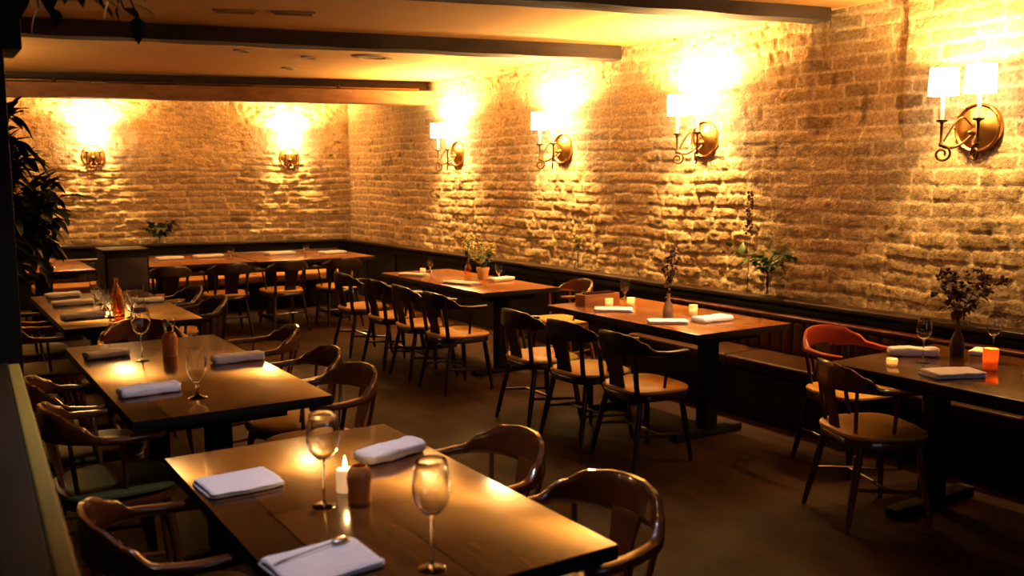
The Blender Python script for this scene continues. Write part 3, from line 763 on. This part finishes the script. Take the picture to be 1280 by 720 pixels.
# candles
def votive(name, label, x, y, glass, h=.062, r=.03, power=.35, lift=0, group=None, z=TZ):
    t = thing(name, label, 'candle', (x, y, z), 0, group)
    bm = NB(); lathe(bm, [(0, 0), (r*.86, 0), (r*.9, .003), (r, h), (r*.93, h), (r*.83, .006), (0, .006)], 26); obj('glass_cup', bm, glass, t)
    bm = NB(); lathe(bm, [(0, .007), (r*.78, .007), (r*.80, h*.42), (0, h*.42)], 22); w = obj('wax', bm, 'wax', t)
    bm = NB(); lathe(bm, [(0, h*.45), (.0035, h*.52), (.0045, h*.62), (.0022, h*.78), (0, h*.9)], 12); obj('flame', bm, 'flame', t)
    ld = bpy.data.lights.new('candle_glow', 'POINT'); ld.energy = power; ld.color = (1, .50, .16); ld.shadow_soft_size = .006
    lo = bpy.data.objects.new('candle_light', ld); COL.objects.link(lo); lo.parent = t; lo.location = (0, 0, h*.66)
    return t
GV = 'lit candle cups on the right tables'
votive('votive_candle', 'tall red candle glass glowing on the right front table', 4.36, 2.42, 'red_glass', .105, .036, 7)
votive('votive_candle', 'small pale votive at the aisle edge of the right front table', 4.03, 2.73, 'frosted', .04, .028, .35, group=GV)
votive('votive_candle', 'glowing votive beside the dried flowers on the middle right table', 4.40, 4.50, 'frosted', .075, .030, 1.4, group=GV)
votive('votive_candle', 'left one of two votives by the brown box on the middle right table', 4.19, 5.14, 'frosted', .060, .030, 1.1, group=GV)
votive('votive_candle', 'right one of two votives by the brown box on the middle right table', 4.37, 5.11, 'frosted', .060, .030, 1.1, group=GV)
votive('votive_candle', 'small votive on the far right table, behind its farthest napkin', 4.16, 7.98, 'frosted', .05, .028, 1.0, group=GV)
t = thing('pillar_candle', 'lit cream pillar candle between the wine glass and orange jar', 'candle', (1.035, 2.50, TZ))
bm = NB(); lathe(bm, [(0, 0), (.026, 0), (.0265, .004), (.026, .062), (.024, .068), (.017, .064), (0, .060)], 26); obj('wax', bm, 'wax', t)
bm = NB(); tube(bm, [(0, 0, .058), (0, 0, .070)], .001, 6); obj('wick', bm, 'black', t)
bm = NB(); lathe(bm, [(0, .068), (.0045, .074), (.0058, .083), (.003, .097), (0, .108)], 12); obj('flame', bm, 'flame', t)
ld = bpy.data.lights.new('candle_glow', 'POINT'); ld.energy = .55; ld.color = (1, .55, .2); ld.shadow_soft_size = .006
lo = bpy.data.objects.new('candle_light', ld); COL.objects.link(lo); lo.parent = t; lo.location = (0, 0, .112)

# box on the middle right table
t = thing('table_box', 'small brown wooden box of cards on the middle right table', 'box', (4.20, 5.29, TZ), R(0))
bm = NB(); box(bm, -.16, .16, -.06, -.05, 0, .085, .002); box(bm, -.16, .16, .05, .06, 0, .085, .002); box(bm, -.16, -.15, -.05, .05, 0, .085, .002); box(bm, .15, .16, -.05, .05, 0, .085, .002); box(bm, -.15, .15, -.05, .05, 0, .008)
obj('box_body', bm, 'box', t)
for k in range(4):
    bm = NB(); box(bm, -.13, .13, -.036+k*.02, -.033+k*.02, .008, .098-.006*(k % 2)); obj('card', bm, 'box' if k % 2 else 'red', t)

# ------------------------------------------------------------------ plants
def leaf(bm, p, d, up, L, W, fold=.25, droop=.2, lobed=False):
    d = Vector(d).normalized(); up = Vector(up); s = d.cross(up)
    if s.length < 1e-3: s = d.orthogonal()
    s.normalize(); n = s.cross(d).normalized(); n2 = 6
    prev = None
    for i in range(n2+1):
        t = i/n2; w = W*math.sin(PI*min(1, t*1.0)**.8)*(1-.25*t)
        if lobed: w *= (1.25 if i % 2 else .6)
        c = Vector(p)+d*(L*t)-n*(droop*L*t*t)
        row = [bm.verts.new(c-s*w+n*(fold*w)), bm.verts.new(c), bm.verts.new(c+s*w+n*(fold*w))]
        if prev:
            for k in range(2): bm.faces.new((prev[k], prev[k+1], row[k+1], row[k]))
        prev = row
def rv(r): return Vector((r.uniform(-1, 1), r.uniform(-1, 1), r.uniform(-1, 1)))
# tall dark plant at the left
r_ = random.Random(5)
t = thing('potted_tree', 'tall dark leafy potted plant behind the black pillar at the left', 'plant', (-.02, 5.05, 0))
bm = NB(); lathe(bm, [(0, 0), (.13, 0), (.16, .20), (.17, .30), (.155, .30), (.14, .27), (0, .27)], 30); obj('pot', bm, 'black', t)
bms = NB(); bml = NB()
tube(bms, [(0, 0, .27), (.02, .02, .8), (.05, 0, 1.3)], [.02, .016, .012], 8, True, 5)
ends = []
for k in range(105):
    z0 = r_.uniform(.9, 1.3); zt = r_.uniform(1.26, 2.12)
    lim = float(np.interp(zt, (1.26, 1.45, 1.62, 1.77, 1.98, 2.12), (.50, .62, .68, .56, .46, .44)))
    tx = lim*r_.uniform(.25, 1)**.6; ty = r_.uniform(-.40, .40)
    a = Vector((.04, 0, z0)); b = Vector((tx, ty, zt)); m_ = a.lerp(b, .5)+Vector((0, 0, .10))
    tube(bms, [a, m_, b], [.006, .004, .002], 5, False, 4)
    ends.append((m_, b))
for a, b in ends:
    for q in range(13):
        p = a.lerp(b, r_.uniform(.1, 1.05)); d = (b-a).normalized()*.5+rv(r_)*.9; d.z -= .15
        leaf(bml, p, d, (0, 0, 1), r_.uniform(.08, .15), r_.uniform(.022, .042), .3, .35, r_.random() < .3)
obj('branches', bms, 'twig', t); obj('leaves', bml, 'leaf_dark', t)
# trailing vine near the top left on the middle beam
t = thing('trailing_vine', 'dark vine leaves hanging in the top left corner by the ceiling', 'plant', (.3, 3.62, 2.74))
bms = NB(); bml = NB()
for k in range(16):
    x1 = r_.uniform(.0, .50); y1 = r_.uniform(-.3, .0); z1 = r_.uniform(-.50, -.38)
    pts = [Vector((.02, .0, .06)), Vector((x1*.6, y1*.5, -.02)), Vector((x1, y1, z1))]
    tube(bms, pts, .003, 5, False, 5); S, _ = spline(pts, 1, 8)
    for p in S[3:]:
        d = rv(r_); d.z -= .5; leaf(bml, p, d, (0, 0, 1), r_.uniform(.06, .11), r_.uniform(.018, .03), .2, .3)
obj('stems', bms, 'twig', t); obj('leaves', bml, 'leaf_dark', t)

def bud_vase(bm, r, h, z=0):
    lathe(bm, [(0, z), (r, z), (r*1.1, z+h*.25), (r*.8, z+h*.55), (r*.35, z+h*.72), (r*.33, z+h*.95), (r*.45, z+h), (r*.36, z+h), (r*.25, z+h*.95), (r*.25, z+h*.72), (r*.7, z+h*.55), (r, z+h*.25), (r*.9, z+.006), (0, z+.005)], 20)
def ledge_plant(label, loc, vh, vr, stems, leafmat, spread, hgt, nleaf, Ls, seed, vmat='glass', flowers=None, name='bud_vase_plant', clamp=None):
    r = random.Random(seed); t = thing(name, label, 'plant', loc)
    bm = NB(); bud_vase(bm, vr, vh); obj('vase', bm, vmat, t)
    bs = NB(); bl = NB(); bf = NB(); nf = 0
    for k in range(stems):
        a = r.uniform(0, 2*PI); rr = spread*r.uniform(.2, 1); hh = vh+hgt*r.uniform(.45, 1)
        q = [Vector((0, 0, .02)), Vector((0, 0, vh)), Vector((rr*math.cos(a)*.5*.6, rr*math.sin(a)*.5, (vh+hh)/2)), Vector((rr*math.cos(a)*.6, rr*math.sin(a), hh))]
        tube(bs, q, [.0022, .002, .0018, .001], 5, False, 5)
        for i in range(nleaf):
            f = r.uniform(.25, 1); p = q[1].lerp(q[3], f); d = rv(r); d.z = d.z*.4+.1; d.x *= .7
            leaf(bl, p, d, (0, 0, 1), Ls*r.uniform(.6, 1.1), Ls*.30*r.uniform(.7, 1.1), .25, .3)
        if flowers:
            for _ in range(3):
                c = q[3]+rv(r)*.014; 
                s = bmesh.ops.create_icosphere(bf, subdivisions=1, radius=r.uniform(.007, .014))['verts']
                for v in s: v.co = v.co+c
            nf += 1
    if clamp:
        for b_ in (bs, bl, bf):
            for v in b_.verts: v.co[clamp[0]] = min(v.co[clamp[0]], clamp[1]+(v.co[clamp[0]]-clamp[1])*.08) if v.co[clamp[0]] > clamp[1] else v.co[clamp[0]]
    obj('stems', bs, 'twig', t); obj('leaves', bl, leafmat, t)
    if nf: obj('blossoms', bf, flowers, t)
    else: bf.free()
    return t
ledge_plant('slim bottle with a dark green sprig on the wall ledge, behind the far right table', (5.30, 6.98, RZ), .16, .030, 7, 'leaf', .09, .17, 7, .05, 1, flowers='petal', clamp=(0, .045))
ledge_plant('green leafy branch in a slim vase on the wall ledge, largest plant there', (5.305, 4.66, RZ), .17, .026, 11, 'leaf', .36, .20, 8, .10, 2, clamp=(0, .035))
# tall dry sprig in the same vase position
t = thing('dried_sprig', 'thin dried sprig rising up the brick above the green branch', 'plant', (5.32, 4.86, RZ))
bs = NB(); bf = NB(); tube(bs, [(-.01, 0, 0), (0, 0, .3), (.01, -.01, .58), (.0, .01, .77)], [.003, .0025, .002, .001], 6, True, 5)
for k in range(60):
    z = .45+.33*(k/60); s = bmesh.ops.create_icosphere(bf, subdivisions=1, radius=.007+.007*random.random())['verts']; o_ = Vector((random.uniform(-.014, .002), random.uniform(-.03, .03), z))
    for v in s: v.co = v.co+o_
obj('stem', bs, 'twig', t); obj('seed_heads', bf, 'dried_dark', t)
ledge_plant('dark dried bouquet on the wall ledge behind the right front table', (5.30, 3.12, RZ), .12, .035, 16, 'dried_dark', .28, .22, 8, .07, 3, flowers='dried_dark', clamp=(0, .04))
p = on_back(2.78, .075)
bp_ = ledge_plant('small dark green plant on the ledge of the back wall', (p.x, p.y, RZ), .10, .04, 16, 'leaf_dark', .36, .22, 9, .12, 4, clamp=(1, -.005))
bp_.rotation_euler = (0, 0, math.atan2(-bd.y, -bd.x))
def on_table(label, x, y, **k): return ledge_plant(label, (x, y, TZ), **k)
on_table('tall vase of brown dried flowers on the middle right table', 4.20, 4.53, vh=.16, vr=.034, stems=13, leafmat='dried', spread=.095, hgt=.30, nleaf=7, Ls=.045, seed=5, vmat='dried', flowers='dried_dark', name='flower_vase')
on_table('tall dark vase with dried flowers standing before the right ledge bouquet', 4.57, 2.72, vh=.18, vr=.035, stems=14, leafmat='dried_dark', spread=.16, hgt=.26, nleaf=7, Ls=.06, seed=6, vmat='dried_dark', flowers='dried_dark', name='flower_vase')
on_table('amber bud vase with wild stems, left of the potted flowers on the far right table', 4.52, 7.72, vh=.12, vr=.035, stems=12, leafmat='leaf', spread=.12, hgt=.26, nleaf=6, Ls=.05, seed=7, vmat='amber_glass', flowers='petal', name='flower_vase')
t = thing('potted_flowers', 'pale clay pot of leafy green and yellow flowers on the far right table', 'plant', (4.38, 7.21, TZ))
bm = NB(); lathe(bm, [(0, 0), (.040, 0), (.043, .004), (.056, .085), (.062, .088), (.062, .11), (.052, .11), (.050, .09), (0, .09)], 28); obj('pot', bm, 'terracotta', t)
bs = NB(); bl = NB(); bf = NB(); rr_ = random.Random(9)
for k in range(16):
    a = rr_.uniform(0, 2*PI); q = [Vector((0, 0, .09)), Vector((.05*math.cos(a), .05*math.sin(a), .16)), Vector((.11*math.cos(a)*rr_.uniform(.5, 1), .11*math.sin(a), rr_.uniform(.17, .34)))]
    tube(bs, q, .0022, 5, False, 4)
    for i in range(7):
        d = rv(rr_); d.z = abs(d.z)*.5; leaf(bl, q[1].lerp(q[2], rr_.uniform(0, 1)), d, (0, 0, 1), rr_.uniform(.04, .075), .017, .25, .3)
    for _ in range(3):
        c = q[2]+rv(rr_)*.016; s = bmesh.ops.create_icosphere(bf, subdivisions=1, radius=rr_.uniform(.008, .014))['verts']
        for v in s: v.co = v.co+c
obj('stems', bs, 'leaf', t); obj('leaves', bl, 'leaf', t); obj('blossoms', bf, 'petal', t)

# ------------------------------------------------------------------ light and camera
w = bpy.data.worlds.new('World'); bpy.context.scene.world = w; w.use_nodes = True
bg = w.node_tree.nodes['Background']; bg.inputs['Color'].default_value = (.35, .45, .8, 1); bg.inputs['Strength'].default_value = .05
# added cool fill light, set at the invented window behind the viewer
ld = bpy.data.lights.new('window_daylight', 'AREA'); ld.shape = 'RECTANGLE'; ld.size = 2.1; ld.size_y = 1.35; ld.energy = 7; ld.color = (.75, .72, 1.0)
lo = bpy.data.objects.new('window_daylight', ld); COL.objects.link(lo); lo.location = (2.0, -1.98, 1.7); lo.rotation_euler = (PI/2, 0, 0)
# unseen ceiling spot over the nearest table; two more added as fill at right
def spot(x, y, e, col=(1, .84, .62), size=1.3, tgt=None):
    t = thing('ceiling_spotlight', 'small round downlight in the ceiling above the viewer at %s' % ('the left tables' if x < 2 else ('the middle right table' if y > 3 else 'the right front table')), 'ceiling light', (x, y, CZ))
    bm = NB(); lathe(bm, [(.035, -.002), (.040, -.03), (.052, -.03), (.055, 0), (0, 0)], 24); obj('trim_ring', bm, 'black', t)
    ld = bpy.data.lights.new('downlight', 'SPOT'); ld.energy = e; ld.color = col; ld.spot_size = size; ld.spot_blend = .8; ld.shadow_soft_size = .03
    lo = bpy.data.objects.new('downlight', ld); COL.objects.link(lo); lo.parent = t; lo.location = (0, 0, -.035)
    if tgt: lo.rotation_euler = (Vector(tgt)-Vector((x, y, CZ-.035))).to_track_quat('-Z', 'Y').to_euler()
spot(1.0, 2.85, 75, (.97, .86, 1.0), 1.62)
spot(4.3, 1.9, 9, (1, .80, .68), 1.3)  # added spill for the lower right wall and front table napkins
spot(4.15, 3.35, 260, (1, .78, .5), .62, (4.2, 4.6, .75))  # added narrow spot, brightens the napkins of the middle right table
cd = bpy.data.cameras.new('Camera'); cam = bpy.data.objects.new('Camera', cd); COL.objects.link(cam)
cam.location = (0, 0, 1.68)
cam.rotation_euler = (R(90)-math.atan(138/1150), 0, -R(33.1))
cd.sensor_width = 36; cd.lens = 36*1150/1280; cd.clip_start = .05
cd.dof.use_dof = True; cd.dof.focus_distance = 5.6; cd.dof.aperture_fstop = 2.8
sc = bpy.context.scene; sc.camera = cam
sc.view_settings.view_transform = 'Standard'; sc.view_settings.look = 'None'
sc.view_settings.gamma = 1; sc.view_settings.use_curve_mapping = False; sc.view_settings.exposure = 0.0
